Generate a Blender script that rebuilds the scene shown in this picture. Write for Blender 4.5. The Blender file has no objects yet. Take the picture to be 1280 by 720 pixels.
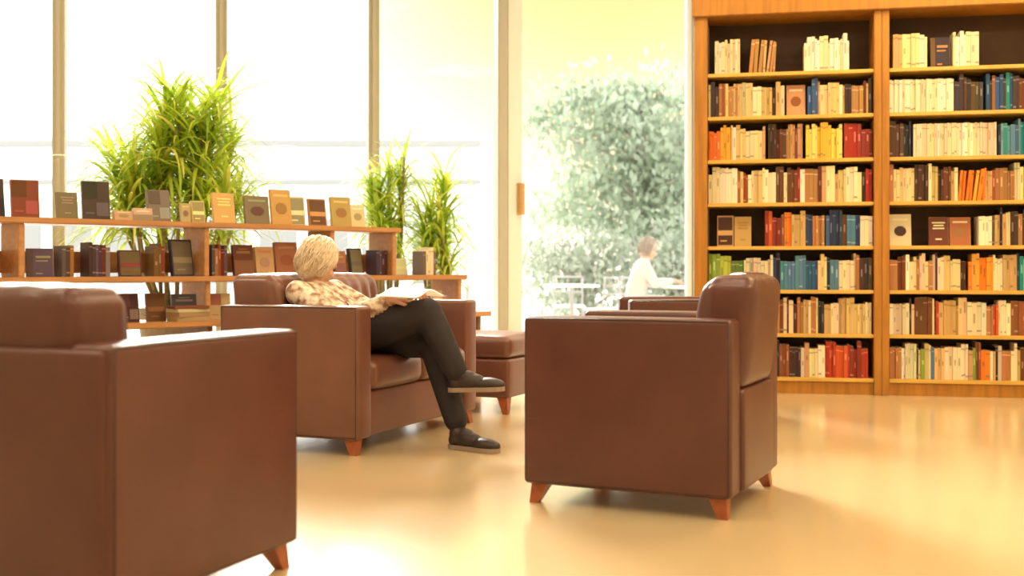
import bpy, bmesh, math, random
from mathutils import Vector, Matrix, Euler
R = random.Random(7)
scene = bpy.context.scene
col = scene.collection

# ------------------------------------------------------------------ materials
def new_mat(name):
    m = bpy.data.materials.new(name); m.use_nodes = True
    nt = m.node_tree
    return m, nt, nt.nodes['Principled BSDF']

def mat_plain(name, c, rough=.6, spec=.5, bump=0, bscale=200, var=0, vscale=8, metal=0, stretch=None):
    m, nt, b = new_mat(name)
    b.inputs['Base Color'].default_value = (*c, 1)
    b.inputs['Roughness'].default_value = rough
    b.inputs['Specular IOR Level'].default_value = spec
    b.inputs['Metallic'].default_value = metal
    tc = nt.nodes.new('ShaderNodeTexCoord')
    src = tc.outputs['Object']
    if stretch:
        mp = nt.nodes.new('ShaderNodeMapping'); mp.inputs['Scale'].default_value = stretch
        nt.links.new(src, mp.inputs['Vector']); src = mp.outputs['Vector']
    if var:
        n = nt.nodes.new('ShaderNodeTexNoise'); n.inputs['Scale'].default_value = vscale
        n.inputs['Detail'].default_value = 5
        nt.links.new(src, n.inputs['Vector'])
        r = nt.nodes.new('ShaderNodeValToRGB')
        r.color_ramp.elements[0].position = .3; r.color_ramp.elements[1].position = .7
        r.color_ramp.elements[0].color = (*[x*(1-var) for x in c], 1)
        r.color_ramp.elements[1].color = (*[min(1, x*(1+var)) for x in c], 1)
        nt.links.new(n.outputs['Fac'], r.inputs['Fac'])
        nt.links.new(r.outputs['Color'], b.inputs['Base Color'])
    if bump:
        n = nt.nodes.new('ShaderNodeTexNoise'); n.inputs['Scale'].default_value = bscale
        nt.links.new(tc.outputs['Object'], n.inputs['Vector'])
        bp = nt.nodes.new('ShaderNodeBump'); bp.inputs['Strength'].default_value = bump
        bp.inputs['Distance'].default_value = .002
        nt.links.new(n.outputs['Fac'], bp.inputs['Height'])
        nt.links.new(bp.outputs['Normal'], b.inputs['Normal'])
    return m

def mat_attr(name, rough=.6, translucent=0, spec=.3):
    m, nt, b = new_mat(name)
    a = nt.nodes.new('ShaderNodeAttribute'); a.attribute_name = 'Col'
    nt.links.new(a.outputs['Color'], b.inputs['Base Color'])
    b.inputs['Roughness'].default_value = rough
    b.inputs['Specular IOR Level'].default_value = spec
    if translucent:
        t = nt.nodes.new('ShaderNodeBsdfTranslucent')
        nt.links.new(a.outputs['Color'], t.inputs['Color'])
        mx = nt.nodes.new('ShaderNodeMixShader'); mx.inputs[0].default_value = translucent
        nt.links.new(b.outputs[0], mx.inputs[1]); nt.links.new(t.outputs[0], mx.inputs[2])
        nt.links.new(mx.outputs[0], nt.nodes['Material Output'].inputs['Surface'])
    return m

M_leather = mat_plain('leather_brown', (.098, .031, .023), .34, .55, bump=.3, bscale=260, var=.14, vscale=5)
M_leather2 = mat_plain('leather_brown_sofa', (.155, .058, .038), .33, .65, bump=.3, bscale=260, var=.14, vscale=5)
M_piping = mat_plain('leather_piping', (.045, .016, .012), .5)
M_legwood = mat_plain('chair_leg_wood', (.33, .09, .03), .35, var=.2, vscale=30)
M_oak = mat_plain('wood_oak', (.50, .27, .09), .45, var=.18, vscale=6, stretch=(1, 1, 12))
M_case = mat_plain('wood_bookcase', (.40, .17, .018), .45, var=.2, vscale=5, stretch=(6, 6, .6))
M_edge = mat_plain('wood_shelf', (.64, .40, .085), .45, var=.15, vscale=5, stretch=(.6, 6, 6))
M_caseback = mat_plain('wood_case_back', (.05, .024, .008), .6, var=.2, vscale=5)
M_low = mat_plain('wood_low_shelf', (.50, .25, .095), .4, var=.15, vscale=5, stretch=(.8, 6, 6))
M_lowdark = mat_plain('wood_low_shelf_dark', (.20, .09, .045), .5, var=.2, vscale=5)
M_frame = mat_plain('window_frame_metal', (.44, .40, .31), .45, .5)
M_wall = mat_plain('wall_paint', (.80, .74, .62), .8, var=.03, vscale=3)
M_ceil = mat_plain('ceiling_paint', (.82, .77, .68), .85, var=.02, vscale=3)
M_books = mat_attr('book_covers', .5)
M_leaf = mat_attr('plant_leaf', .45, .5)
M_treeleaf = mat_attr('tree_leaf', .7, .35)
M_pot = mat_plain('pot_ceramic', (.30, .24, .18), .5, var=.1)
M_soil = mat_plain('soil', (.06, .04, .025), .9, bump=.5, bscale=40)
M_cane = mat_plain('plant_cane', (.28, .22, .10), .8, var=.3, vscale=40)

# floor
M_floor, nt, b = new_mat('floor_polished')
tc = nt.nodes.new('ShaderNodeTexCoord')
n = nt.nodes.new('ShaderNodeTexNoise'); n.inputs['Scale'].default_value = .7; n.inputs['Detail'].default_value = 2
nt.links.new(tc.outputs['Object'], n.inputs['Vector'])
r = nt.nodes.new('ShaderNodeValToRGB')
r.color_ramp.elements[0].position = .3; r.color_ramp.elements[1].position = .75
r.color_ramp.elements[0].color = (.62, .485, .285, 1); r.color_ramp.elements[1].color = (.66, .525, .315, 1)
nt.links.new(n.outputs['Fac'], r.inputs['Fac'])
nt.links.new(r.outputs['Color'], b.inputs['Base Color'])
n2 = nt.nodes.new('ShaderNodeTexNoise'); n2.inputs['Scale'].default_value = 2
mr = nt.nodes.new('ShaderNodeMapRange'); mr.inputs['To Min'].default_value = .16; mr.inputs['To Max'].default_value = .22
nt.links.new(tc.outputs['Object'], n2.inputs['Vector']); nt.links.new(n2.outputs['Fac'], mr.inputs['Value'])
nt.links.new(mr.outputs['Result'], b.inputs['Roughness'])
b.inputs['Specular IOR Level'].default_value = 1.0
b.inputs['Coat Weight'].default_value = .4
b.inputs['Coat Roughness'].default_value = .16

# glass
M_glass, nt, b = new_mat('window_glass')
nt.nodes.remove(b)
tr = nt.nodes.new('ShaderNodeBsdfTransparent'); tr.inputs[0].default_value = (.98, .985, .975, 1)
gl = nt.nodes.new('ShaderNodeBsdfGlossy'); gl.inputs['Roughness'].default_value = .02
mx = nt.nodes.new('ShaderNodeMixShader'); mx.inputs[0].default_value = .006
nt.links.new(tr.outputs[0], mx.inputs[1]); nt.links.new(gl.outputs[0], mx.inputs[2])
nt.links.new(mx.outputs[0], nt.nodes['Material Output'].inputs['Surface'])

# ------------------------------------------------------------------ helpers
def empty(name, loc=(0, 0, 0), rz=0):
    e = bpy.data.objects.new(name, None); e.empty_display_size = .1
    e.location = loc; e.rotation_euler = (0, 0, rz); col.objects.link(e); return e

def obj_from_bm(name, bm, mat, parent=None, smooth=False):
    bmesh.ops.recalc_face_normals(bm, faces=bm.faces)
    me = bpy.data.meshes.new(name); bm.to_mesh(me); bm.free()
    if mat: me.materials.append(mat)
    if smooth:
        for p in me.polygons: p.use_smooth = True
    o = bpy.data.objects.new(name, me); col.objects.link(o)
    if parent: o.parent = parent
    return o

def rbox(name, lo, hi, r, mat, parent=None, bulge=(0, 0, 0), fn=None, dens=.06, rot=None):
    """rounded box lo..hi, optional bulge and extra vertex function (local centred coords)"""
    lo = Vector(lo); hi = Vector(hi); c = (lo+hi)/2; h = (hi-lo)/2
    r = min(r, min(h)*.98)
    def coords(H):
        inner = max(H-r, 0)
        nseg = max(1, int(round(2*inner/dens)))
        cs = [-H, -H+.2*r, -H+.42*r, -H+.68*r]
        cs += [-inner+2*inner*i/nseg for i in range(nseg+1)]
        cs += [H-.68*r, H-.42*r, H-.2*r, H]
        out = []
        for v in cs:
            if not out or v-out[-1] > 1e-6: out.append(v)
        return out
    C = [coords(h[i]) for i in range(3)]
    bm = bmesh.new()
    cache = {}
    def vert(p):
        k = (round(p[0], 6), round(p[1], 6), round(p[2], 6))
        if k in cache: return cache[k]
        P = Vector(p)
        q = Vector([max(-(h[i]-r), min(h[i]-r, P[i])) for i in range(3)])
        d = P-q
        v = q+d.normalized()*r
        u = [P[i]/h[i] for i in range(3)]
        for i in range(3):
            if bulge[i]:
                j, k2 = [x for x in range(3) if x != i]
                v[i] += bulge[i]*u[i]*(1-u[j]**2)*(1-u[k2]**2)
        if fn: v = fn(v, u)
        vv = bm.verts.new(v); cache[k] = vv; return vv
    for ax in range(3):
        a, b2 = [x for x in range(3) if x != ax]
        for s in (-1, 1):
            for i in range(len(C[a])-1):
                for j in range(len(C[b2])-1):
                    pts = []
                    for (ii, jj) in ((i, j), (i+1, j), (i+1, j+1), (i, j+1)):
                        p = [0, 0, 0]; p[ax] = s*h[ax]; p[a] = C[a][ii]; p[b2] = C[b2][jj]
                        pts.append(vert(p))
                    bm.faces.new(pts)
    o = obj_from_bm(name, bm, mat, parent, True)
    o.location = c
    if rot: o.rotation_euler = rot
    return o

def box(name, lo, hi, mat, parent=None, bev=.004):
    return_bm = bmesh.new()
    bmesh.ops.create_cube(return_bm, size=1)
    lo = Vector(lo); hi = Vector(hi); s = hi-lo; c = (lo+hi)/2
    for v in return_bm.verts:
        v.co = Vector((v.co.x*s.x, v.co.y*s.y, v.co.z*s.z))
    if bev:
        bmesh.ops.bevel(return_bm, geom=return_bm.edges[:], offset=min(bev, min(s)*.3), segments=2, affect='EDGES')
    o = obj_from_bm(name, return_bm, mat, parent)
    o.location = c
    return o

def prism(name, pts, z0, z1, mat):
    bm = bmesh.new()
    vs0 = [bm.verts.new((x, y, z0)) for x, y in pts]; vs1 = [bm.verts.new((x, y, z1)) for x, y in pts]
    bm.faces.new(vs0[::-1]); bm.faces.new(vs1)
    n = len(pts)
    for i in range(n): bm.faces.new((vs0[i], vs0[(i+1) % n], vs1[(i+1) % n], vs1[i]))
    return obj_from_bm(name, bm, mat)

def tube(bm, pts, rads, seg=8, cap=True):
    rings = []
    prev = None
    for i, p in enumerate(pts):
        p = Vector(p)
        t = (Vector(pts[min(i+1, len(pts)-1)])-Vector(pts[max(i-1, 0)])).normalized()
        if prev is None:
            u = t.orthogonal().normalized()
        else:
            u = (prev-t*prev.dot(t)).normalized()
        prev = u
        w = t.cross(u)
        rings.append([bm.verts.new(p+(u*math.cos(2*math.pi*k/seg)+w*math.sin(2*math.pi*k/seg))*rads[i]) for k in range(seg)])
    for a, b2 in zip(rings[:-1], rings[1:]):
        for k in range(seg):
            bm.faces.new((a[k], a[(k+1) % seg], b2[(k+1) % seg], b2[k]))
    if cap:
        bm.faces.new(rings[0][::-1]); bm.faces.new(rings[-1])

class Batch:
    def __init__(s): s.v = []; s.f = []; s.c = []
    def box(s, M, lo, hi, c, shrink=0):
        i = len(s.v)
        for x in (lo[0], hi[0]):
            for y in (lo[1], hi[1]):
                for z in (lo[2], hi[2]):
                    s.v.append(tuple(M @ Vector((x, y, z))))
        for f in ((0, 1, 3, 2), (4, 6, 7, 5), (0, 4, 5, 1), (2, 3, 7, 6), (0, 2, 6, 4), (1, 5, 7, 3)):
            s.f.append(tuple(i+k for k in f)); s.c.append(c)
    def poly(s, pts, c):
        i = len(s.v); s.v += [tuple(p) for p in pts]; s.f.append(tuple(range(i, i+len(pts)))); s.c.append(c)
    def build(s, name, mat, parent=None, smooth=False):
        me = bpy.data.meshes.new(name); me.from_pydata(s.v, [], s.f)
        a = me.color_attributes.new('Col', 'FLOAT_COLOR', 'CORNER')
        data = []
        for f, c in zip(s.f, s.c): data += [c[0], c[1], c[2], 1]*len(f)
        a.data.foreach_set('color', data)
        me.materials.append(mat)
        if smooth:
            for p in me.polygons: p.use_smooth = True
        me.update()
        o = bpy.data.objects.new(name, me); col.objects.link(o)
        if parent: o.parent = parent
        return o

def srgb(r, g, b):
    f = lambda v: ((v/255)/12.92 if v/255 <= .04045 else (((v/255)+.055)/1.055)**2.4)
    return (f(r), f(g), f(b))

# ------------------------------------------------------------------ room
WD = Vector((.968, .25, 0)); WD.normalize(); W0 = Vector((-3.9, 10.0, 0))
WN = Vector((-WD.y, WD.x, 0))
wang = math.atan2(WD.y, WD.x)
def wp(t): p = W0+WD*t; return (p.x, p.y)
H = 4.2
floor_pts = [(-5.6, -3.2), (5.5, -3.2), (5.5, 9.0), (2.3, 9.0), wp(6.35), wp(-1.8)]
prism('floor', floor_pts, -.05, 0, M_floor)
prism('ceiling', floor_pts, H, H+.15, M_ceil)
box('wall_left', (-5.75, -3.2, 0), (-5.6, 9.6, H), M_wall)
box('wall_right', (5.5, -3.2, 0), (5.65, 9.0, H), M_wall)
box('wall_back', (-5.75, -3.35, 0), (5.65, -3.2, H), M_wall)
box('baseboard_left', (-5.6, -3.2, 0), (-5.58, 9.5, .1), M_oak)

DT = 3.93
ts = [-1.4, 0, 1.353, 2.706, DT]
for i in range(4):
    e = empty('window_%d' % (i+1), (*wp(ts[i]), 0), wang)
    w = ts[i+1]-ts[i]
    box('mullion', (-.05, -.09, 0), (.05, .09, H), M_frame, e, .008)
    box('mullion_cap', (-.02, -.115, 0), (.02, -.09, H), M_frame, e, .004)
    box('rail_bottom', (.05, -.05, 0), (w-.065, .05, .12), M_frame, e, .006)
    box('rail_top', (.05, -.05, H-.12), (w-.065, .05, H), M_frame, e, .006)
    box('glass', (.05, -.006, .12), (w-.065, .006, H-.12), M_glass, e, 0)
# door
M_white = mat_plain('painted_metal_white', (.75, .73, .66), .4)
e = empty('door_1', (*wp(DT), 0), wang)
box('post', (-.06, -.10, 0), (.035, .10, H), M_frame, e, .008)
box('post_white', (.035, -.08, 0), (.13, .08, H), M_white, e, .008)
box('post_right', (1.93, -.09, 0), (2.03, .09, H), M_frame, e, .008)
box('stile_left', (.135, -.03, .02), (.19, .03, H-.16), M_white, e, .005)
box('stile_right', (1.87, -.03, .02), (1.925, .03, H-.16), M_white, e, .005)
box('rail_bottom', (.19, -.03, .02), (1.87, .03, .16), M_white, e, .005)
box('rail_top', (.135, -.05, H-.16), (1.925, .05, H), M_white, e, .005)
box('glass', (.19, -.006, .16), (1.87, .006, H-.16), M_glass, e, 0)
bm = bmesh.new()
tube(bm, [(.165, -.09, 1.40), (.165, -.09, 1.70)], [.035, .035], 12)
tube(bm, [(.165, -.09, 1.46), (.165, -.03, 1.46)], [.012, .012], 8)
tube(bm, [(.165, -.09, 1.66), (.165, -.03, 1.66)], [.012, .012], 8)
obj_from_bm('handle', bm, M_oak, e, False)

# ------------------------------------------------------------------ bookcase
BO = Vector((1.42, 8.42, 0)); BA = math.atan2(-.195, .981)
bc = empty('bookcase', BO, BA)
SH = [.116, .43, .743, 1.057, 1.37, 1.683, 1.997, 2.31]
BAYS = [(0, 1.16), (1.265, 2.425), (2.53, 3.69)]
TOP = 2.72
for i, (x0, x1) in enumerate([(-.095, 0), (1.16, 1.2125), (1.2125, 1.265), (2.425, 2.4775), (2.4775, 2.53), (3.69, 3.785)]):
    box('upright_%d' % i, (x0, 0, 0), (x1-.001, .36, TOP), M_case, bc, .004)
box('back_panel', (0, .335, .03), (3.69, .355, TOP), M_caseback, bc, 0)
for bi, (x0, x1) in enumerate(BAYS):
    for si, z in enumerate(SH):
        box('shelf_%d_%d' % (bi, si), (x0, .012, z-.026), (x1, .335, z), M_edge, bc, .003)
    box('plinth_%d' % bi, (x0, .03, 0), (x1, .06, .09), M_case, bc, .002)
box('cornice', (-.11, -.03, TOP), (3.80, .37, 3.02), M_case, bc, .006)
box('cornice_moulding', (-.125, -.05, 3.02), (3.815, .39, 3.06), M_edge, bc, .006)
# wall carrying the bookcase
def bloc(x, y): p = Matrix.Rotation(BA, 3, 'Z') @ Vector((x, y, 0)) + BO; return (p.x, p.y)
prism('wall_bookcase', [bloc(.05, .375), bloc(4.15, .375), bloc(4.15, .5), bloc(.05, .5)], 0, H, M_wall)
pA = bloc(.05, .5); pB = wp(6.05)
prism('wall_side', [(pA[0], pA[1]+.005), (pA[0]+.15, pA[1]-.02), (pB[0]+.2, pB[1]-.06), (pB[0]+.05, pB[1]-.1)], 0, H, M_wall)

PAL = {
 'white': [(228, 218, 194), (215, 203, 175), (235, 228, 208), (203, 188, 158), (218, 198, 162)],
 'cream': [(220, 198, 150), (210, 182, 125), (225, 208, 168), (190, 155, 105), (170, 122, 75), (228, 214, 180)],
 'brown': [(105, 60, 34), (135, 82, 46), (86, 50, 32), (155, 105, 65), (68, 44, 30), (185, 142, 98)],
 'dark': [(46, 40, 42), (62, 48, 46), (40, 38, 52), (80, 58, 46), (54, 56, 68)],
 'blue': [(48, 85, 130), (38, 60, 102), (75, 122, 152), (40, 50, 85), (98, 142, 165)],
 'red': [(175, 58, 34), (148, 44, 30), (192, 88, 44), (125, 48, 36), (202, 106, 56)],
 'orange': [(218, 122, 36), (228, 140, 42), (208, 102, 36), (222, 162, 60)],
 'yellow': [(230, 192, 70), (234, 208, 100), (220, 175, 56), (230, 212, 138)],
 'green': [(124, 150, 56), (88, 120, 52), (170, 185, 78), (198, 204, 116)],
 'teal': [(40, 125, 132), (60, 145, 142), (35, 98, 112)],
}
PAL['mixed'] = PAL['cream']*2+PAL['white'][:4]+PAL['brown'][:5]+PAL['dark'][:3]+PAL['red'][:2]+PAL['blue'][:3]+PAL['orange'][:1]+PAL['teal'][:1]+PAL['green'][:1]
PAL['mixc'] = PAL['cream']*2+PAL['white']+PAL['brown'][:5]+PAL['dark'][:2]+PAL['red'][:1]+PAL['blue'][:1]
PAL['warm'] = PAL['cream']*3+PAL['brown']*2+PAL['red'][:3]+PAL['dark'][:1]+PAL['white'][:3]
PAL['cool'] = PAL['blue']*2+PAL['dark']+PAL['white'][:3]+PAL['brown'][:2]+PAL['teal'][:1]+PAL['red'][:1]
def jit(c, a=10):
    return srgb(*[max(5, min(250, v+R.uniform(-a, a))) for v in c])

# rows listed from top shelf to bottom shelf: (from, to, palette, style)
ROWS = [
 [[(.04, .2, 'white', 's'), (.25, .42, 'cream', 'l'), (.59, .86, 'white', 's')],
  [(.0, .47, 'mixc', 's'), (.48, .6, 'brown', 'f'), (.61, 1, 'mixc', 's')],
  [(0, .14, 'orange', 's'), (.14, .36, 'cream', 's'), (.37, .58, 'brown', 's'), (.6, .82, 'yellow', 's'), (.83, 1, 'red', 's')],
  [(0, .18, 'white', 's'), (.18, 1, 'warm', 's')],
  [(.05, .34, 'brown', 'f'), (.35, .45, 'red', 's'), (.45, .72, 'mixed', 's'), (.72, 1, 'cool', 's')],
  [(0, .22, 'green', 's'), (.22, .4, 'white', 's'), (.4, .6, 'cool', 's'), (.6, 1, 'mixed', 's')],
  [(0, .4, 'mixed', 's'), (.4, .75, 'mixc', 's'), (.75, 1, 'cream', 's')],
  [(0, .5, 'mixed', 's'), (.5, .72, 'mixc', 's'), (.72, .98, 'red', 's')]],
 [[(.02, .22, 'mixc', 's'), (.24, .36, 'dark', 'f'), (.37, .52, 'white', 's')],
  [(0, .38, 'white', 'w'), (.38, .55, 'dark', 's'), (.56, 1, 'cool', 's')],
  [(0, .13, 'dark', 's'), (.14, .62, 'white', 'w'), (.63, .8, 'cool', 's'), (.8, .92, 'teal', 's'), (.92, 1, 'white', 's')],
  [(0, .4, 'warm', 's'), (.4, .55, 'orange', 'l'), (.55, 1, 'mixed', 's')],
  [(.0, .22, 'white', 'f'), (.23, .5, 'brown', 'f'), (.52, .8, 'warm', 's'), (.8, 1, 'warm', 's')],
  [(0, .45, 'mixc', 's'), (.46, .6, 'orange', 's'), (.6, 1, 'mixed', 's')],
  [(0, .6, 'mixc', 's'), (.6, 1, 'warm', 's')],
  [(0, .5, 'mixed', 's'), (.5, 1, 'mixed', 's')]],
 [[(.1, .6, 'mixc', 's')], [(0, 1, 'mixed', 's')], [(0, .9, 'warm', 's')], [(0, 1, 'mixc', 's')], [(0, .8, 'mixed', 's')],
  [(0, 1, 'warm', 's')], [(0, .95, 'mixed', 's')], [(0, 1, 'cool', 's')]],
]
def spine_book(B, x, z, t, h, d, c, lean=0, y0=.045):
    M = Matrix.Translation((x, y0, z)) @ Matrix.Rotation(lean, 4, 'Y')
    B.box(M, (0, 0, 0), (t, d, h), c)
    B.box(M, (t*.12, .004, h-.0005), (t*.88, d-.002, h+.0008), (.7, .62, .48))
    lum = sum(c)/3
    k = R.random()
    lab = tuple(v*.55 for v in c) if lum > .25 else tuple(min(1, v*1.6+.12) for v in c)
    if k < .4:
        z0 = h*R.uniform(.35, .6); z1 = z0+h*R.uniform(.1, .3)
        B.box(M, (t*.3, -.0012, z0), (t*.7, .001, z1), lab)
    if k > .45:
        z0 = h*R.uniform(.82, .88)
        B.box(M, (0.0005, -.0012, z0), (t-.0005, .001, z0+h*.035), lab)
    if k > .75:
        z0 = h*R.uniform(.06, .12)
        B.box(M, (0.001, -.0012, z0), (t-.001, .001, z0+h*.05), tuple(min(1, v*.6+.1) for v in lab))
def face_book(B, M, w, h, t, c, c2, c3):
    """cover facing local -Y"""
    B.box(M, (-w/2, 0, 0), (w/2, t, h), c)
    B.box(M, (-w/2+.004, .003, .004), (w/2+.0015, t-.003, h+.001), (.75, .7, .6))
    st = R.randint(0, 5)
    f = lambda x0, z0, x1, z1, cc, d=.0015: B.box(M, (x0*w, -d, z0*h), (x1*w, .001, z1*h), cc)
    if st == 0:      # picture at bottom, title lines on top
        f(-.49, .02, .49, .5, c2); f(-.34, .72, .34, .80, c3); f(-.22, .85, .22, .88, c3)
    elif st == 1:    # full picture, thin band
        f(-.44, .05, .44, .95, c2); f(-.44, .36, .44, .52, c3, .0025); f(-.3, .16, .1, .2, c3, .0025)
    elif st == 2:    # centred text lines only
        for q, ww in ((.78, .33), (.68, .26), (.58, .3), (.2, .16)): f(-ww, q, ww, q+.05, c3)
    elif st == 3:    # abstract blocks
        f(-.49, .55, .05, .98, c2); f(.0, .1, .45, .45, c3); f(-.4, .15, -.08, .19, c3)
    elif st == 4:    # round emblem
        for q in range(-4, 5):
            ww = math.sqrt(max(0, 1-(q/4.6)**2))*.28
            f(-ww, .45+q*.035, ww, .45+(q+1)*.035, c2)
        f(-.36, .8, .36, .87, c3)
    else:            # vertical stripe
        f(-.49, .01, -.25, .99, c2); f(-.15, .66, .4, .74, c3); f(-.15, .54, .3, .58, c3); f(-.15, .1, .1, .14, c3)
B = Batch()
for bi, (x0, x1) in enumerate(BAYS):
    W = x1-x0-.01
    for ri, segs in enumerate(ROWS[bi]):
        z = SH[7-ri]+.0005
        for (a, b2, pal, st) in segs:
            x = x0+.005+a*W; xe = x0+.005+b2*W
            if st == 'f':
                while x+.10 < xe:
                    w = R.uniform(.12, .16); w = min(w, xe-x)
                    M = Matrix.Translation((x+w/2, .07, z)) @ Matrix.Rotation(math.radians(-7), 4, 'X')
                    face_book(B, M, w-.008, R.uniform(.2, .23), .025, jit(R.choice(PAL[pal])), jit(R.choice(PAL['brown'])), jit(R.choice(PAL['cream'])))
                    x += w
                continue
            base = R.choice(PAL[pal]); cnt = 0
            while x < xe-.010:
                if cnt <= 0:
                    base = R.choice(PAL[pal]); cnt = R.choice([1, 1, 1, 2, 3, 4]); hb = R.uniform(.20, .262)
                    tb = R.uniform(.012, .032)
                    if st == 'w': tb = R.uniform(.015, .02); hb = .232
                t = min(tb, xe-x)
                lean = 0
                if st == 'l': lean = math.radians(R.uniform(3, 8)) if x > x0+.05 else 0
                spine_book(B, x, z if not lean else z+.003, t-.0008, hb+R.uniform(-.003, .003), R.uniform(.14, .2), jit(base, 9), lean, .035+R.uniform(0, .02))
                x += t+(.006 if lean else 0)
                cnt -= 1
B.build('books', M_books, bc)

# ------------------------------------------------------------------ low display shelf
LD = Vector((.737, .676, 0)).normalized(); LA = math.atan2(LD.y, LD.x)
ls = empty('display_shelf', (-2.86, 6.5, 0), LA)
box('top_board', (-1.3, 0, 1.155), (2.80, .32, 1.19), M_low, ls, .006)
box('middle_board', (-1.3, -.03, .812), (3.40, .34, .848), M_low, ls, .006)
box('lower_board', (-1.3, -.08, .532), (3.60, .36, .568), M_low, ls, .006)
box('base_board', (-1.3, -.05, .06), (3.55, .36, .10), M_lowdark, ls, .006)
for i, x in enumerate((-1.27, .1, 1.25, 2.2, 2.73)):
    box('divider_top_%d' % i, (x, .02, .848), (x+.035, .31, 1.155), M_low, ls, .004)
for i, x in enumerate((-1.27, .1, 1.25, 2.4, 3.33)):
    box('divider_mid_%d' % i, (x, .0, .568), (x+.035, .33, .812), M_low, ls, .004)
for i, x in enumerate((-1.27, .1, 1.25, 2.4, 3.5)):
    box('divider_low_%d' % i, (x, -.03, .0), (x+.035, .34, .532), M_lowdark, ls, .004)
box('rail_back_top', (-1.27, .30, .87), (2.75, .315, 1.0), M_low, ls, .003)
B = Batch()
top = [(-.9, (90, 60, 50)), (-.6, (150, 110, 80)), (-.3, (70, 55, 60)), (-.02, (62, 42, 40), .15, .22), (.17, (120, 62, 48), .15, .22), (.42, (125, 105, 95), .12, .16), (.595, (72, 62, 62), .16, .235),
       (.76, (190, 170, 140), .12, .06), (.88, (200, 180, 150), .12, .08), (1.0, (120, 115, 110), .15, .2), (1.16, (185, 160, 115), .06, .12), (1.25, (205, 185, 130), .09, .14), (1.44, (205, 175, 115), .16, .2),
       (1.68, (120, 112, 98), .18, .19), (1.86, (190, 150, 95), .16, .24), (1.99, (215, 190, 150), .14, .2), (2.15, (150, 112, 72), .14, .19), (2.34, (185, 148, 92), .16, .21), (2.5, (215, 195, 160), .12, .16)]
for it in top:
    t, c = it[0], it[1]; w = it[2] if len(it) > 2 else .15; h = it[3] if len(it) > 2 else .21
    M = Matrix.Translation((t, .10+R.uniform(-.02, .02), 1.1905)) @ Matrix.Rotation(R.uniform(-.15, .1), 4, 'Z') @ Matrix.Rotation(math.radians(-8), 4, 'X')
    face_book(B, M, w, h, R.uniform(.02, .035), jit(c), jit(tuple(v*.75 for v in c), 14), jit(tuple(min(235, v*1.2+15) for v in c), 10))
darks = [(105, 45, 35), (60, 45, 45), (135, 62, 42), (85, 80, 88), (150, 105, 68), (75, 50, 55), (115, 78, 52), (62, 62, 72), (160, 125, 88), (95, 35, 28), (178, 155, 120), (130, 125, 120)]
def put_row(z, a, b2, y, hs, pal):
    x = a
    while x < b2:
        w = R.uniform(.10, .17); c = R.choice(pal)
        if R.random() < .2:
            for k in range(R.randint(3, 6)):
                spine = R.choice(pal); t = R.uniform(.015, .03)
                spine_book(B, x-.05, z, t, R.uniform(.17, .21), .13, jit(spine), 0, y-.02); x += t+.001
            x += .09
            continue
        M = Matrix.Translation((x, y+R.uniform(-.03, .03), z)) @ Matrix.Rotation(R.uniform(-.3, .3), 4, 'Z') @ Matrix.Rotation(math.radians(-9), 4, 'X')
        c2 = R.choice(pal); c3 = R.choice([(200, 180, 150), (170, 90, 60), (150, 130, 110), (190, 150, 90)])
        face_book(B, M, w, R.uniform(*hs), R.uniform(.02, .03), jit(c), jit(tuple((p+q)/2 for p, q in zip(c, c2)), 14), jit(tuple((p+q)/2 for p, q in zip(c, c3)), 15))
        x += w+R.uniform(.01, .07)
put_row(.8485, -1.1, 0.0, .09, (.15, .235), darks); put_row(.8485, .24, 1.18, .09, (.15, .235), darks)
put_row(.8485, 1.38, 2.12, .09, (.15, .235), darks); put_row(.8485, 2.32, 2.68, .09, (.16, .22), darks+[(190, 170, 140)]*5)
lite = [(190, 170, 140), (220, 205, 180), (150, 110, 80), (110, 90, 85), (205, 190, 170)]
put_row(.5685, -1.1, 0, .06, (.15, .2), darks); put_row(.5685, .24, 1.16, .06, (.15, .21), darks+lite)
put_row(.5685, 1.4, 2.3, .06, (.16, .21), lite+darks[:4]); put_row(.5685, 2.55, 3.25, .06, (.15, .2), lite)
put_row(.8485, 2.9, 3.3, .12, (.1, .14), lite)
zz = .5685
for k in range(4):
    t = R.uniform(.018, .03)
    M = Matrix.Translation((1.13, .0, zz)) @ Matrix.Rotation(R.uniform(-.15, .15), 4, 'Z')
    B.box(M, (-.11, -.07, 0), (.11, .07, t), jit(R.choice([(200, 180, 150), (120, 80, 60), (170, 140, 110)])))
    zz += t+.0005
B.build('display_books', M_books, ls)

# ------------------------------------------------------------------ seating
def leg(bm, x, y, sx, sy, h):
    t = .034; bt = .017
    cx, cy = x+sx*.012, y+sy*.012
    vs = []
    for (px, py, z, s) in ((x, y, h, t), (cx+sx*.012, cy+sy*.012, 0.0, bt)):
        vs.append([bm.verts.new((px+a*s, py+b2*s, z)) for a, b2 in ((-1, -1), (1, -1), (1, 1), (-1, 1))])
    bm.faces.new(vs[0]); bm.faces.new(vs[1][::-1])
    for k in range(4): bm.faces.new((vs[0][k], vs[0][(k+1) % 4], vs[1][(k+1) % 4], vs[1][k]))

def loop_pipe(bm, pts, r=.0045):
    pts = pts+[pts[0], pts[1]]
    tube(bm, pts, [r]*len(pts), 6, False)

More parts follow.
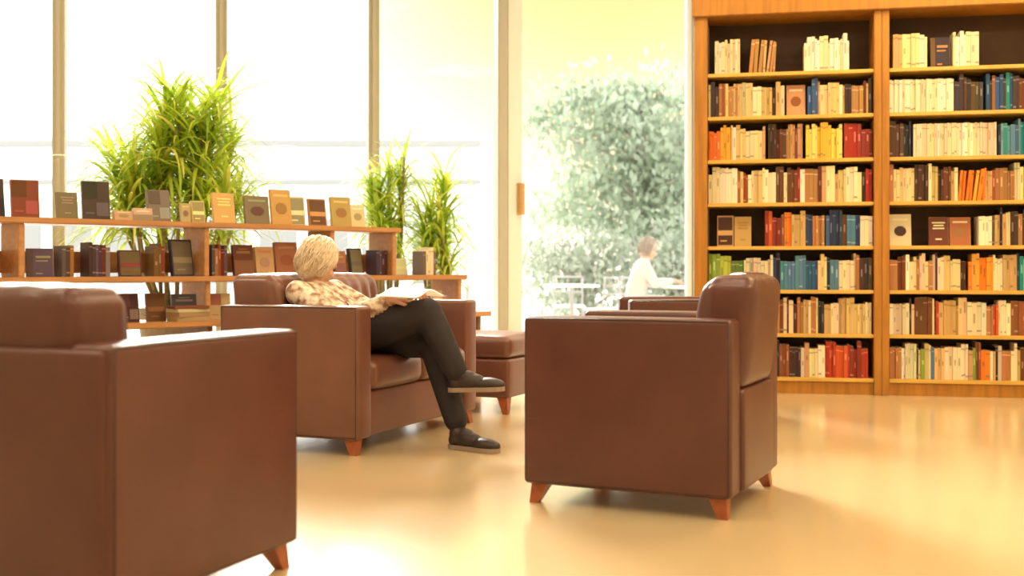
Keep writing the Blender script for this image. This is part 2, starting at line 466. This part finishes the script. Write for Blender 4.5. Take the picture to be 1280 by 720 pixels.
def chair(name, loc, rz, D=.81, W=.78, n=1, lm=M_leather, channels=4, full_rear=False, thick=.20):
    e = empty(name, (*loc, 0), rz)
    hz = .075; AH = .715; T = .14
    hd = D/2; hw = W/2
    for s, nm in ((1, 'arm_left'), (-1, 'arm_right')):
        y0, y1 = sorted((s*hw, s*(hw-T)))
        rbox(nm, (-hd, y0, hz), (hd, y1, AH), .02, lm, e, bulge=(0, .006, .004))
        bm = bmesh.new()
        yy = s*(hw-.003); a = hd-.012; z0 = hz+.012; z1 = AH-.008
        loop_pipe(bm, [(-a, yy, z0), (-a, yy, (z0+z1)/2), (-a, yy, z1), (0, yy, z1+.002), (a, yy, z1), (a, yy, (z0+z1)/2), (a, yy, z0), (0, yy, z0)], .0035)
        obj_from_bm('piping_'+nm, bm, M_piping, e, True)
    iw = hw-T-.002
    rbox('base', (-hd+.02, -iw, hz), (hd-.03, iw, .30), .02, lm, e)
    if full_rear:
        rbox('rear_panel', (-hd-.012, -hw+.02, hz+.003), (-hd+.05, hw-.02, AH-.012), .018, lm, e, bulge=(.004, 0, 0))
    else:
        rbox('rear_panel', (-hd-.012, -iw-.0, hz+.005), (-hd+.06, iw, .455), .018, lm, e, bulge=(.006, 0, 0))
    sw = 2*iw/n
    for k in range(n):
        rbox('seat_cushion_%d' % (k+1), (-hd+.16, -iw+k*sw+.003, .302), (hd+.005, -iw+(k+1)*sw-.003, .45), .045, lm, e, bulge=(.012, 0, .02))
    nch = channels*n
    lean = .02 if full_rear else .05
    def fn(v, u):
        f = abs(math.sin(math.pi*(u[1]+1)/2*nch))
        g = (1-abs(u[2])**4)
        if u[0] > .5: v.x += .02*(f**.6)*g - .008
        v.x -= lean*(u[2]+1)/2
        if u[2] > .9: v.z += .008*(f**.6)-.004
        return v
    bx0, bx1, bz = (-hd+.045, -hd+.27, .85) if full_rear else (-hd-.005, -hd+thick, .865)
    rbox('back_cushion', (bx0, -iw+.002, .44), (bx1, iw-.002, bz), .055, lm, e, bulge=(.015, 0, .008), fn=fn, dens=.025)
    bm = bmesh.new()
    for sx in (-1, 1):
        for sy in (-1, 1):
            leg(bm, sx*(hd-.06), sy*(hw-.06), sx, sy, hz+.004)
    obj_from_bm('legs', bm, M_legwood, e)
    return e
chair('armchair', (.573, 4.63), math.radians(155.2))
chair('armchair', (-1.157, 3.27), math.radians(68.0), full_rear=True)
chair('armchair', (1.09, 7.12), math.radians(180))
chair('sofa', (-.838, 6.302), math.radians(-23), .8, 1.36, 2, M_leather2, 5, thick=.27)
# ottoman
F0 = Vector((-.735, 5.52, 0)); fw = Vector((.9205, -.3907, 0)); lf = Vector((.3907, .9205, 0))
def P(a, b2, z): v = F0+fw*a+lf*b2; return Vector((v.x, v.y, z))
oc = P(-.25, 2.03, 0)
e = empty('ottoman', oc, math.radians(-23))
rbox('body', (-.29, -.3, .1), (.29, .3, .34), .02, M_leather2, e)
rbox('cushion', (-.30, -.31, .342), (.30, .31, .48), .045, M_leather2, e, bulge=(0, 0, .015))
bm = bmesh.new()
for sx in (-1, 1):
    for sy in (-1, 1): leg(bm, sx*.24, sy*.25, sx, sy, .105)
obj_from_bm('legs', bm, M_legwood, e)

# ------------------------------------------------------------------ plants
def plant(name, loc, canes, spread, z_lo, z_hi, leaf_len, nleaf, potr, poth, width=.024):
    e = empty(name, (*loc, 0))
    bm = bmesh.new()
    seg = 28; rings = []
    prof = [(potr*.72, 0), (potr*.86, poth*.5), (potr*.98, poth-.05), (potr*1.04, poth-.045), (potr*1.04, poth), (potr*.92, poth), (potr*.9, poth-.06)]
    for r_, z in prof: rings.append([bm.verts.new((r_*math.cos(2*math.pi*k/seg), r_*math.sin(2*math.pi*k/seg), z)) for k in range(seg)])
    for a, b2 in zip(rings[:-1], rings[1:]):
        for k in range(seg): bm.faces.new((a[k], a[(k+1) % seg], b2[(k+1) % seg], b2[k]))
    bm.faces.new(rings[0][::-1])
    obj_from_bm('pot', bm, M_pot, e, False)
    bm = bmesh.new(); bmesh.ops.create_circle(bm, cap_ends=True, segments=24, radius=potr*.9)
    o = obj_from_bm('soil', bm, M_soil, e); o.location.z = poth-.05
    bm = bmesh.new(); L = Batch()
    for c in range(canes):
        az = 2*math.pi*c/canes+R.uniform(-.4, .4)
        rr = spread*math.sqrt(R.uniform(.03, 1))
        top = Vector((rr*math.cos(az), rr*math.sin(az), R.uniform(z_lo, z_hi)-.25*rr))
        if c == 0: top.z = z_hi
        bs = Vector((.35*potr*math.cos(az), .35*potr*math.sin(az), poth-.06))
        mid = bs.lerp(top, .5)+Vector((rr*.15*math.cos(az), rr*.15*math.sin(az), 0))
        tube(bm, [bs, mid, top], [.016, .013, .009], 8)
        for k in range(nleaf):
            s = R.random()
            st = mid.lerp(top, .3+.7*s)
            la = R.uniform(0, 2*math.pi); el = math.radians(R.uniform(20, 82) if s > .3 else R.uniform(0, 50))
            ln = leaf_len*R.uniform(.6, 1.1); droop = R.uniform(.6, 2.3)
            n = 7; p = st.copy(); cc = R.random()
            colr = (.27+.34*cc, .44+.26*cc, .03+.06*cc)
            if R.random() < .12: colr = (.70, .68, .15)
            prevL = None
            for i in range(n+1):
                f = i/n
                w = width*math.sin(math.pi*min(1, .18+f*.82))**.8*.5
                if i == n: w = .0008
                side = Vector((-math.sin(la), math.cos(la), 0))
                d = Vector((math.cos(la)*math.cos(el), math.sin(la)*math.cos(el), math.sin(el)))
                up = side.cross(d)
                a_, b_, c_ = p-side*w+up*w*.25, p, p+side*w+up*w*.25
                if prevL:
                    L.poly((prevL[0], prevL[1], b_, a_), colr); L.poly((prevL[1], prevL[2], c_, b_), colr)
                prevL = (a_, b_, c_)
                p = p+d*(ln/n); el -= droop/n
    obj_from_bm('canes', bm, M_cane, e, True)
    L.build('leaves', M_leaf, e)
plant('potted_dracaena', (-2.43, 8.35), 22, .50, 1.35, 2.12, .62, 64, .26, .62, .026)
plant('potted_dracaena', (-1.02, 9.45), 8, .16, 1.3, 1.80, .44, 54, .17, .55, .021)
plant('potted_dracaena', (-.62, 9.5), 9, .16, .95, 1.66, .48, 54, .18, .5, .021)

# ------------------------------------------------------------------ person (seated, legs crossed, reading)
def ell(bm, c, r, rot=None, seg=20):
    M = Matrix.Translation(c) @ (rot.to_4x4() if rot else Matrix.Identity(4)) @ Matrix.Diagonal((*r, 1))
    bmesh.ops.create_uvsphere(bm, u_segments=seg, v_segments=seg//2+2, radius=1, matrix=M)
def chain(bm, pts, rads, seg=16):
    for i, (p, r_) in enumerate(zip(pts, rads)): ell(bm, p, (r_, r_, r_), None, seg)
    for i in range(len(pts)-1):
        a, b2 = Vector(pts[i]), Vector(pts[i+1])
        tube(bm, [a, b2], [rads[i]*.995, rads[i+1]*.995], seg)
def remesh(name, bm, voxel, mats, parent, smooth=4, classify=None):
    me = bpy.data.meshes.new(name+'_tmp'); bm.to_mesh(me); bm.free()
    o = bpy.data.objects.new(name+'_tmp', me); col.objects.link(o)
    md = o.modifiers.new('r', 'REMESH'); md.mode = 'VOXEL'; md.voxel_size = voxel; md.use_smooth_shade = True
    sm = o.modifiers.new('s', 'SMOOTH'); sm.factor = .5; sm.iterations = smooth
    dg = bpy.context.evaluated_depsgraph_get()
    m2 = bpy.data.meshes.new_from_object(o.evaluated_get(dg))
    bpy.data.objects.remove(o)
    m2.name = name
    m2.materials.clear()
    for m in mats: m2.materials.append(m)
    for p in m2.polygons:
        p.use_smooth = True
        if classify: p.material_index = classify(p.center)
    ob = bpy.data.objects.new(name, m2); col.objects.link(ob)
    if parent: ob.parent = parent
    return ob

M_skin = mat_plain('skin', (.62, .36, .25), .5, var=.06, vscale=20)
M_trouser = mat_plain('trousers_dark', (.018, .013, .016), .8, bump=.4, bscale=150, var=.2, vscale=12)
M_shoe = mat_plain('shoe_leather', (.03, .017, .016), .45)
M_sole = mat_plain('shoe_sole', (.30, .22, .17), .7)
M_hair = mat_plain('hair_light_blond', (.80, .66, .49), .5, var=.22, vscale=60, bump=.6, bscale=120)
M_eye = mat_plain('eye', (.05, .03, .02), .2)
M_lip = mat_plain('lips', (.5, .2, .17), .5)
M_top, nt, b = new_mat('patterned_top')
tc = nt.nodes.new('ShaderNodeTexCoord')
vo = nt.nodes.new('ShaderNodeTexNoise'); vo.inputs['Scale'].default_value = 26; vo.inputs['Detail'].default_value = 6
nt.links.new(tc.outputs['Object'], vo.inputs['Vector'])
r = nt.nodes.new('ShaderNodeValToRGB')
r.color_ramp.elements[0].color = (.28, .15, .10, 1); r.color_ramp.elements[1].color = (.80, .70, .56, 1)
r.color_ramp.elements[0].position = .38; r.color_ramp.elements[1].position = .60
e2 = r.color_ramp.elements.new(.49); e2.color = (.56, .42, .31, 1)
nt.links.new(vo.outputs['Fac'], r.inputs['Fac']); nt.links.new(r.outputs['Color'], b.inputs['Base Color'])
b.inputs['Roughness'].default_value = .85

def person(name, J, mats, voxel=.011, head_turn=0, head_tilt=0, fwd=Vector((1, 0, 0)), hands=True, hands_curl=.5, bulk=1.0):
    e = empty(name)
    bm = bmesh.new()
    S = []  # (a,b,matindex)
    def ch(pts, rads, mi):
        chain(bm, pts, rads)
        for i in range(len(pts)-1): S.append((Vector(pts[i]), Vector(pts[i+1]), mi, rads[i], rads[i+1]))
    lat = J['lat']; K = bulk
    ch([J['pelvis']-lat*.07, J['pelvis']+lat*.07], [.118, .118], 1)
    ch([J['pelvis']-lat*.03, J['waist']-lat*.03], [.115, .108], 1)
    ch([J['pelvis']+lat*.03, J['waist']+lat*.03], [.115, .108], 1)
    for s in (-1, 1):
        ch([J['waist']+lat*.045*s, J['chest']+lat*.065*s], [.112, .118], 0)
    ch([J['chest']-lat*.06, J['shR']], [.10, .068], 0)
    ch([J['chest']+lat*.06, J['shL']], [.10, .068], 0)
    ch([J['chest'], J['neck']], [.09, .056], 0)
    ch([J['neck'], J['head']], [.052, .052], 2)
    for s in 'RL':
        el_, wr = J['el'+s], J['wr'+s]
        ch([J['sh'+s], J['sh'+s].lerp(el_, .5), el_, el_.lerp(wr, .35), el_.lerp(wr, .88)], [.066, .062, .054, .052, .040], 0)
        ch([el_.lerp(wr, .88), wr], [.028, .026], 2)
        kn, an = J['kn'+s], J['an'+s]
        hp = J['pelvis']+lat*(.085 if s == 'L' else -.085)
        ch([hp, hp.lerp(kn, .5), kn, kn.lerp(an, .35), kn.lerp(an, .90)], [.110*K, .092*K, .070*K, .067*K, .056*K], 1)
        ch([kn.lerp(an, .9), an], [.04, .036], 3)
    def cls(c):
        best = 9; bi = 0
        for a, b2, mi, r0, r1 in S:
            d = b2-a; L2 = d.length_squared
            t = max(0, min(1, (c-a).dot(d)/L2)) if L2 > 0 else 0
            q = (c-(a+d*t)).length-(r0+(r1-r0)*t)
            if q < best: best = q; bi = mi
        return bi
    remesh('body', bm, voxel, mats, e, 5, cls)
    # head
    hf = (Matrix.Rotation(head_turn, 3, 'Z') @ fwd).normalized()
    side = Vector((0, 0, 1)).cross(hf).normalized()
    Rm = Matrix((hf, side, Vector((0, 0, 1)))).transposed() @ Matrix.Rotation(head_tilt, 3, 'Y')
    hc = J['head']
    T = lambda x, y, z: hc + Rm @ Vector((x, y, z))
    bm = bmesh.new()
    ell(bm, T(-.012, 0, .025), (.095, .076, .088), Rm, 24)
    ell(bm, T(.022, 0, -.03), (.066, .062, .082), Rm, 24)
    ell(bm, T(.052, 0, -.088), (.028, .030, .022), Rm)
    ell(bm, T(.088, 0, -.018), (.014, .011, .024), Rm, 12); ell(bm, T(.097, 0, -.032), (.013, .014, .010), Rm, 12)
    ell(bm, T(.070, 0, .022), (.020, .048, .010), Rm, 12)
    ell(bm, T(.080, 0, -.062), (.010, .024, .008), Rm, 12)
    for s in (-1, 1):
        ell(bm, T(.056, .034*s, -.032), (.026, .024, .022), Rm, 12)
        ell(bm, T(-.004, .076*s, -.012), (.016, .009, .030), Rm, 12)
        ell(bm, T(-.010, .082*s, .002), (.014, .008, .014), Rm, 12)
    chain(bm, [T(-.025, 0, -.05), J['neck']], [.05, .052])
    remesh('head', bm, .0045, [M_skin], e, 3)
    bm = bmesh.new()
    for s in (-1, 1): ell(bm, T(.077, .030*s, .002), (.009, .013, .007), Rm, 12)
    obj_from_bm('eyes', bm, M_eye, e, True)
    bm = bmesh.new(); ell(bm, T(.089, 0, -.062), (.004, .022, .006), Rm, 12); obj_from_bm('lips', bm, M_lip, e, True)
    # hair: cap plus strands
    bm = bmesh.new()
    ell(bm, T(-.022, 0, .036), (.104, .092, .096), Rm, 24)
    ell(bm, T(-.052, 0, -.022), (.068, .084, .095), Rm, 24)
    for s in (-1, 1): ell(bm, T(-.016, .060*s, -.012), (.052, .030, .075), Rm)
    remesh('hair', bm, .006, [mats[4]], e, 2)
    bm = bmesh.new()
    for k in range(620):
        th = R.uniform(0, 2*math.pi); ph = R.uniform(.05, 1.2)
        pts = []
        kk = R.uniform(.99, 1.08)
        for i in range(6):
            a_ = ph+i*.25
            th2 = th+.12*math.sin(k*2.3+i*.9)
            x = math.cos(th2)*math.sin(a_); y = math.sin(th2)*math.sin(a_); z = math.cos(a_)
            if x > .45 and z < .55: break
            k2 = kk+.045*math.sin(k*1.7+i)
            pts.append(T(-.026+x*.103*k2, y*.092*k2, .036+z*.096*k2-(.02*i*i*.12)))
        if len(pts) > 2:
            tube(bm, pts, [.0030]*(len(pts)-1)+[.001], 4)
    obj_from_bm('hair_strands', bm, mats[4], e, True)
    # hands
    if hands:
        for s, sg in (('R', -1), ('L', 1)):
            wr = J['wr'+s]; d = J['hd'+s].normalized(); nrm = J['hn'+s]; nrm = (nrm-d*nrm.dot(d)).normalized()
            sd = d.cross(nrm)*J['th'+s]      # thumb side
            bm = bmesh.new()
            chain(bm, [wr, wr+d*.03], [.024, .024])
            for q in (-.028, -.01, .01, .028):
                chain(bm, [wr+d*.02+sd*q*.6, wr+d*.085+sd*q], [.015, .0125], 10)
            for q, l in ((.030, .068), (.010, .078), (-.010, .072), (-.030, .056)):
                p0 = wr+d*.085+sd*q; p = p0; ang = .35
                pts = [p0]
                for seg_, f in enumerate((.42, .32, .26)):
                    dd = d*math.cos(ang)-nrm*math.sin(ang)
                    p = p+dd*l*f; pts.append(p); ang += hands_curl
                chain(bm, pts, [.0092, .0086, .008, .0068], 10)
            p = wr+d*.025+sd*.022
            chain(bm, [p, p+d*.026+sd*.024-nrm*.008, p+d*.054+sd*.032-nrm*.018, p+d*.076+sd*.028-nrm*.026], [.014, .011, .0095, .008], 10)
            remesh('hand_'+s, bm, .0035, [M_skin], e, 2)
    return e

def shoe(e, heel, toe, upv, nm):
    d = (toe-heel); L = d.length; d.normalize(); up = (upv-d*upv.dot(d)).normalized(); s = up.cross(d)
    Rm = Matrix((d, s, up)).transposed()
    T = lambda x, y, z: heel+Rm @ Vector((x*L, y, z))
    bm = bmesh.new()
    ell(bm, T(.15, 0, .045), (.045, .038, .04), Rm); ell(bm, T(.17, 0, .080), (.046, .038, .038), Rm)
    ell(bm, T(.4, 0, .046), (.085, .040, .044), Rm); ell(bm, T(.7, 0, .034), (.08, .047, .034), Rm); ell(bm, T(.85, .002, .03), (.045, .04, .028), Rm)
    ell(bm, T(.3, 0, .075), (.06, .034, .032), Rm)
    remesh('shoe_'+nm, bm, .006, [M_shoe], e, 3)
    bm = bmesh.new()
    out = [(0, .0), (.02, .022), (.12, .037), (.35, .036), (.55, .043), (.75, .05), (.9, .041), (.98, .018), (1.0, 0)]
    out = out+[(x, -y) for x, y in out[::-1][1:-1]]
    lo = [bm.verts.new(T(x, y, 0)) for x, y in out]; hi_ = [bm.verts.new(T(x, y, .022)) for x, y in out]
    bm.faces.new(lo[::-1]); bm.faces.new(hi_)
    for k in range(len(out)): bm.faces.new((lo[k], lo[(k+1) % len(out)], hi_[(k+1) % len(out)], hi_[k]))
    obj_from_bm('sole_'+nm, bm, M_sole, e)
    bm = bmesh.new()
    for q in (.36, .44, .52):
        tube(bm, [T(q, -.02, .068-(q-.36)*.12), T(q+.01, 0, .084-(q-.36)*.14), T(q, .02, .068-(q-.36)*.12)], [.003]*3, 6)
    obj_from_bm('laces_'+nm, bm, M_sole, e, True)

J = dict(lat=lf.copy(), pelvis=P(-.29, .44, .545), waist=P(-.39, .44, .635), chest=P(-.49, .44, .715), neck=P(-.52, .44, .815), head=P(-.495, .45, .925),
         shR=P(-.51, .265, .772), shL=P(-.51, .615, .772), elR=P(-.24, .205, .635), elL=P(-.25, .66, .64), wrR=P(-.02, .32, .735), wrL=P(-.03, .58, .755),
         knR=P(.175, .39, .675), anR=P(.35, .38, .365), knL=P(.15, .50, .515), anL=P(.33, .42, .10),
         hdR=P(.12, .10, .0)-P(0, 0, 0), hdL=P(.12, -.08, .02)-P(0, 0, 0), hnR=Vector((0, 0, 1)), hnL=Vector((0, 0, 1)), thR=1, thL=-1)
pe = person('seated_person', J, [M_top, M_trouser, M_skin, M_trouser, M_hair], .011, math.radians(60), math.radians(30), fw, bulk=1.08)
shoe(pe, P(.295, .38, .285), P(.59, .405, .30), Vector((0, 0, 1)), 'right')
shoe(pe, P(.28, .42, 0.001), P(.58, .36, .001), Vector((0, 0, 1)), 'left')
# open magazine in the lap
M_page = mat_plain('magazine_page', (.82, .74, .64), .5, var=.12, vscale=18)
nt = M_page.node_tree; pb = nt.nodes['Principled BSDF']
t = nt.nodes.new('ShaderNodeBsdfTranslucent'); t.inputs[0].default_value = (.85, .76, .64, 1)
mx = nt.nodes.new('ShaderNodeMixShader'); mx.inputs[0].default_value = .5
nt.links.new(pb.outputs[0], mx.inputs[1]); nt.links.new(t.outputs[0], mx.inputs[2])
nt.links.new(mx.outputs[0], nt.nodes['Material Output'].inputs['Surface'])
bm = bmesh.new()
cM = P(.07, .44, .787)
def mg(u, v, dz=0):
    z = -.02*abs(u)/.2+.010*math.cos(u*20)
    return cM + fw*(v) + lf*u + Vector((0, 0, z-.04*v+dz))
for dz in (0, -.006):
    grid = [[bm.verts.new(mg(-.19+.38*i/16, -.12+.22*j/4, dz)) for j in range(5)] for i in range(17)]
    for i in range(16):
        for j in range(4): bm.faces.new((grid[i][j], grid[i+1][j], grid[i+1][j+1], grid[i][j+1]))
obj_from_bm('magazine', bm, M_page, None, True)

# ------------------------------------------------------------------ outdoors
M_ground = mat_plain('paving', (.78, .76, .72), .8, var=.05, vscale=2)
M_bldg = mat_plain('render_white', (.92, .92, .90), .8, var=.02, vscale=1)
M_bldg2 = mat_plain('facade_band', (.36, .36, .35), .6)
M_bark = mat_plain('bark', (.45, .42, .37), .9, var=.2, vscale=20)
box('ground', (-40, -12, -.16), (40, 60, -.06), M_ground, None, 0)
bl = empty('office_building', (-7, 34, -.06))
box('body', (-16, 0, 0), (6, 8, 4.9), M_bldg, bl, .02)
box('band_upper', (-16.1, -.15, 4.5), (6.1, -.01, 4.7), M_bldg2, bl, .02)
box('band_lower', (-16.1, -.15, 3.4), (6.1, -.01, 3.55), M_bldg2, bl, .02)
for k in range(14):
    box('groundwindow_%d' % k, (-15.4+k*1.5, -.05, .5), (-14.3+k*1.5, .02, 2.4), M_bldg2, bl, .01)

def tree(name, loc, h, crown_c, crown_r, nb, nl, ls, base=(.42, .50, .38)):  # pale leaf colours have the window haze painted in
    e = empty(name, (*loc, -.06))
    bm = bmesh.new()
    tube(bm, [(0, 0, 0), (.05, .02, h*.3), (-.03, 0, h*.6), (0, 0, h*.9)], [.14, .11, .08, .03], 10)
    L = Batch()
    cc = Vector(crown_c)
    for k in range(nb):
        while True:
            d = Vector((R.uniform(-1, 1), R.uniform(-1, 1), R.uniform(-1, 1)))
            if d.length < 1: break
        c = cc+Vector((d.x*crown_r[0], d.y*crown_r[1], d.z*crown_r[2]))
        s = Vector((0, 0, min(h*.85, max(h*.2, c.z-.5))))
        tube(bm, [s, s.lerp(c, .5)+Vector((0, 0, .1)), c], [.04, .025, .008], 6)
        g = R.uniform(.86, 1.14)
        rr = R.uniform(.35, .65)
        for i in range(nl):
            o = Vector((R.gauss(0, rr*.6), R.gauss(0, rr*.6), R.gauss(0, rr*.42)))
            p = c+o
            rot = Euler((R.uniform(0, 6), R.uniform(0, 6), R.uniform(0, 6))).to_matrix()
            a_ = ls*R.uniform(.7, 1.3)
            q = g*R.uniform(.9, 1.1)
            L.poly([p+rot @ Vector(v) for v in ((-a_, 0, 0), (0, -a_*.5, 0), (a_, 0, 0), (0, a_*.5, 0))], tuple(min(.95, x*q) for x in base))
    obj_from_bm('trunk', bm, M_bark, e, True)
    L.build('foliage', M_treeleaf, e)
tree('tree', (2.15, 19.5), 4.2, (0, 0, 2.7), (2.0, 1.2, 1.55), 85, 105, .08)
tree('tree', (4.4, 23), 5.0, (0, 0, 3.2), (1.8, 1.4, 1.9), 70, 110, .085)
tree('shrub', (1.1, 17.5), 1.3, (0, 0, .85), (.9, .6, .6), 30, 100, .055, (.40, .45, .36))
tree('shrub', (2.6, 17.0), 1.3, (0, 0, .8), (.8, .5, .6), 30, 100, .055, (.40, .45, .36))
# cafe furniture
M_cafe = mat_plain('cafe_metal', (.42, .40, .38), .5)
M_tabletop = mat_plain('cafe_table_white', (.80, .80, .77), .4)
def cafe_table(loc):
    e = empty('cafe_table', (*loc, -.06))
    bm = bmesh.new()
    tube(bm, [(0, 0, .72), (0, 0, .75)], [.36, .36], 32); obj_from_bm('top', bm, M_tabletop, e)
    bm = bmesh.new(); tube(bm, [(0, 0, .03), (0, 0, .72)], [.03, .03], 12); tube(bm, [(0, 0, 0), (0, 0, .03)], [.22, .2], 24)
    obj_from_bm('pedestal', bm, M_cafe, e)
def cafe_chair(loc, rz):
    e = empty('cafe_chair', (*loc, -.06), rz)
    bm = bmesh.new()
    for sx, sy in ((.2, .19), (.2, -.19)): tube(bm, [(sx, sy, 0), (sx-.02, sy, .45)], [.012, .012], 8)
    for sy in (.19, -.19): tube(bm, [(-.24, sy, 0), (-.2, sy, .45), (-.26, sy, .85)], [.012, .012, .012], 8)
    for z, x in ((.84, -.258), (.74, -.243), (.64, -.23)): tube(bm, [(x, -.19, z), (x-.02, 0, z), (x, .19, z)], [.014]*3, 8)
    obj_from_bm('frame', bm, M_cafe, e, True)
    rbox('seat', (-.22, -.21, .44), (.21, .21, .47), .012, M_tabletop, e)
cafe_table((2.12, 13.6)); cafe_chair((1.48, 13.5), 0)
cafe_table((.75, 14.6)); cafe_chair((.75, 15.3), math.radians(-90)); cafe_chair((.2, 14.6), 0); cafe_chair((1.15, 14.2), math.radians(120))
cafe_table((-.6, 15.5)); cafe_chair((-.1, 15.3), math.radians(180)); cafe_chair((-1.2, 15.5), 0)
M_shirtw = mat_plain('shirt_pale', (.62, .52, .46), .8, var=.05)
M_trous2 = mat_plain('jeans_grey', (.48, .48, .50), .8)
M_hair2 = mat_plain('hair_brown', (.36, .29, .24), .6, var=.3, vscale=50)
O = Vector((1.48, 13.5, -.06))
Q = lambda x, y, z: O+Vector((x, y, z))
J2 = dict(lat=Vector((0, 1, 0)), pelvis=Q(-.06, 0, .57), waist=Q(-.04, 0, .70), chest=Q(.03, 0, .90), neck=Q(.07, 0, 1.06), head=Q(.12, 0, 1.18),
          shR=Q(.04, -.18, 1.0), shL=Q(.04, .18, 1.0), elR=Q(.16, -.22, .78), elL=Q(.16, .22, .78), wrR=Q(.37, -.12, .81), wrL=Q(.37, .12, .81),
          knR=Q(.34, -.1, .56), knL=Q(.34, .1, .56), anR=Q(.36, -.1, .10), anL=Q(.36, .1, .10),
          hdR=Vector((1, .3, .0)), hdL=Vector((1, -.3, 0)), hnR=Vector((0, 0, 1)), hnL=Vector((0, 0, 1)), thR=1, thL=-1)
p2 = person('cafe_guest', J2, [M_shirtw, M_trous2, M_skin, M_trous2, M_hair2], .014, 0, math.radians(25), Vector((1, 0, 0)))
shoe(p2, Q(.31, -.1, .0), Q(.57, -.1, 0), Vector((0, 0, 1)), 'right'); shoe(p2, Q(.31, .1, 0), Q(.57, .1, 0), Vector((0, 0, 1)), 'left')

# ------------------------------------------------------------------ lights
M_panel, nt, b = new_mat('fill_panel_diffuser')
b.inputs['Emission Color'].default_value = (1, .85, .6, 1); b.inputs['Emission Strength'].default_value = 1.2
for ix in (-3.2, 0, 3.2):  # unseen ceiling panels added as room fill, warmer ones for the bookcase
    for iy in (0.2, 3.6, 7.0):
        e = empty('added_fill_panel', (ix, iy, H))
        box('housing', (-.62, -.62, -.05), (.62, .62, -.002), M_white, e, .005)
        box('diffuser', (-.57, -.57, -.058), (.57, .57, -.051), M_panel, e, 0)
        ld = bpy.data.lights.new('added_fill_lamp', 'AREA'); ld.shape = 'SQUARE'; ld.size = 1.1
        ld.energy = 30 if ix < 3 else 80; ld.color = (1, .84, .60) if ix < 3 else (1, .74, .40)
        lo = bpy.data.objects.new('added_fill_lamp', ld); col.objects.link(lo); lo.parent = e; lo.location = (0, 0, -.07)
# unseen warm spots, added to suggest a golden glow on the bookcase top
M_spotcan = mat_plain('glow_spot_can', (.12, .11, .10), .4)
for (sx, sy, tx, ty, en) in ((1.15, 7.1, 1.75, 8.35, 55), (2.6, 6.9, 2.9, 8.1, 25)):
    e = empty('added_glow_spot', (sx, sy, H))
    aim = Vector((tx-sx, ty-sy, 2.65-(H-.25))).normalized()
    bm = bmesh.new()
    tube(bm, [(0, 0, 0), (0, 0, -.16)], [.014, .014], 10)
    a0 = Vector((0, 0, -.2))-aim*.08; a1 = Vector((0, 0, -.2))+aim*.08
    tube(bm, [a0, a1], [.05, .06], 20, True)
    obj_from_bm('can', bm, M_spotcan, e, False)
    ld = bpy.data.lights.new('added_glow_lamp', 'SPOT'); ld.energy = en; ld.color = (1, .66, .28)
    ld.spot_size = math.radians(80); ld.spot_blend = 1.0; ld.shadow_soft_size = .05
    lo = bpy.data.objects.new('added_glow_lamp', ld); col.objects.link(lo); lo.parent = e
    lo.location = Vector((0, 0, -.2))+aim*.10; lo.rotation_euler = aim.to_track_quat('-Z', 'Y').to_euler()
sd = Vector((.26, -.86, -.43)).normalized()
sl = bpy.data.lights.new('sun', 'SUN'); sl.energy = 9; sl.angle = math.radians(20); sl.color = (1, .94, .82)
so = bpy.data.objects.new('sun', sl); col.objects.link(so); so.location = (-4, 20, 12)
so.rotation_euler = sd.to_track_quat('-Z', 'Y').to_euler()

w = bpy.data.worlds.new('sky'); scene.world = w; w.use_nodes = True
nt = w.node_tree; bg = nt.nodes['Background']
tc = nt.nodes.new('ShaderNodeTexCoord')
dot = nt.nodes.new('ShaderNodeVectorMath'); dot.operation = 'DOT_PRODUCT'
nrm = nt.nodes.new('ShaderNodeVectorMath'); nrm.operation = 'NORMALIZE'
nt.links.new(tc.outputs['Generated'], nrm.inputs[0]); nt.links.new(nrm.outputs[0], dot.inputs[0])
dot.inputs[1].default_value = Vector((.09, .93, .34)).normalized()
r = nt.nodes.new('ShaderNodeValToRGB')
r.color_ramp.elements[0].position = .90; r.color_ramp.elements[0].color = (1, .995, .98, 1)
r.color_ramp.elements[1].position = 1.0; r.color_ramp.elements[1].color = (.60, .34, .11, 1)
e3 = r.color_ramp.elements.new(.988); e3.color = (.70, .40, .19, 1)
e3 = r.color_ramp.elements.new(.965); e3.color = (.90, .60, .40, 1)
nt.links.new(dot.outputs['Value'], r.inputs['Fac']); nt.links.new(r.outputs['Color'], bg.inputs['Color'])
bg.inputs['Strength'].default_value = 2.1

# ------------------------------------------------------------------ camera
cd = bpy.data.cameras.new('camera'); cam = bpy.data.objects.new('camera', cd); col.objects.link(cam)
cam.location = (0, 0, .9); cam.rotation_euler = (math.radians(90), 0, 0)
cd.sensor_width = 36; cd.lens = 36*1450/1280; cd.shift_y = -25/1280
cd.dof.use_dof = True; cd.dof.focus_distance = 6.0; cd.dof.aperture_fstop = 2.0
cd.clip_end = 200
scene.camera = cam
scene.view_settings.view_transform = 'Standard'
scene.view_settings.exposure = .35
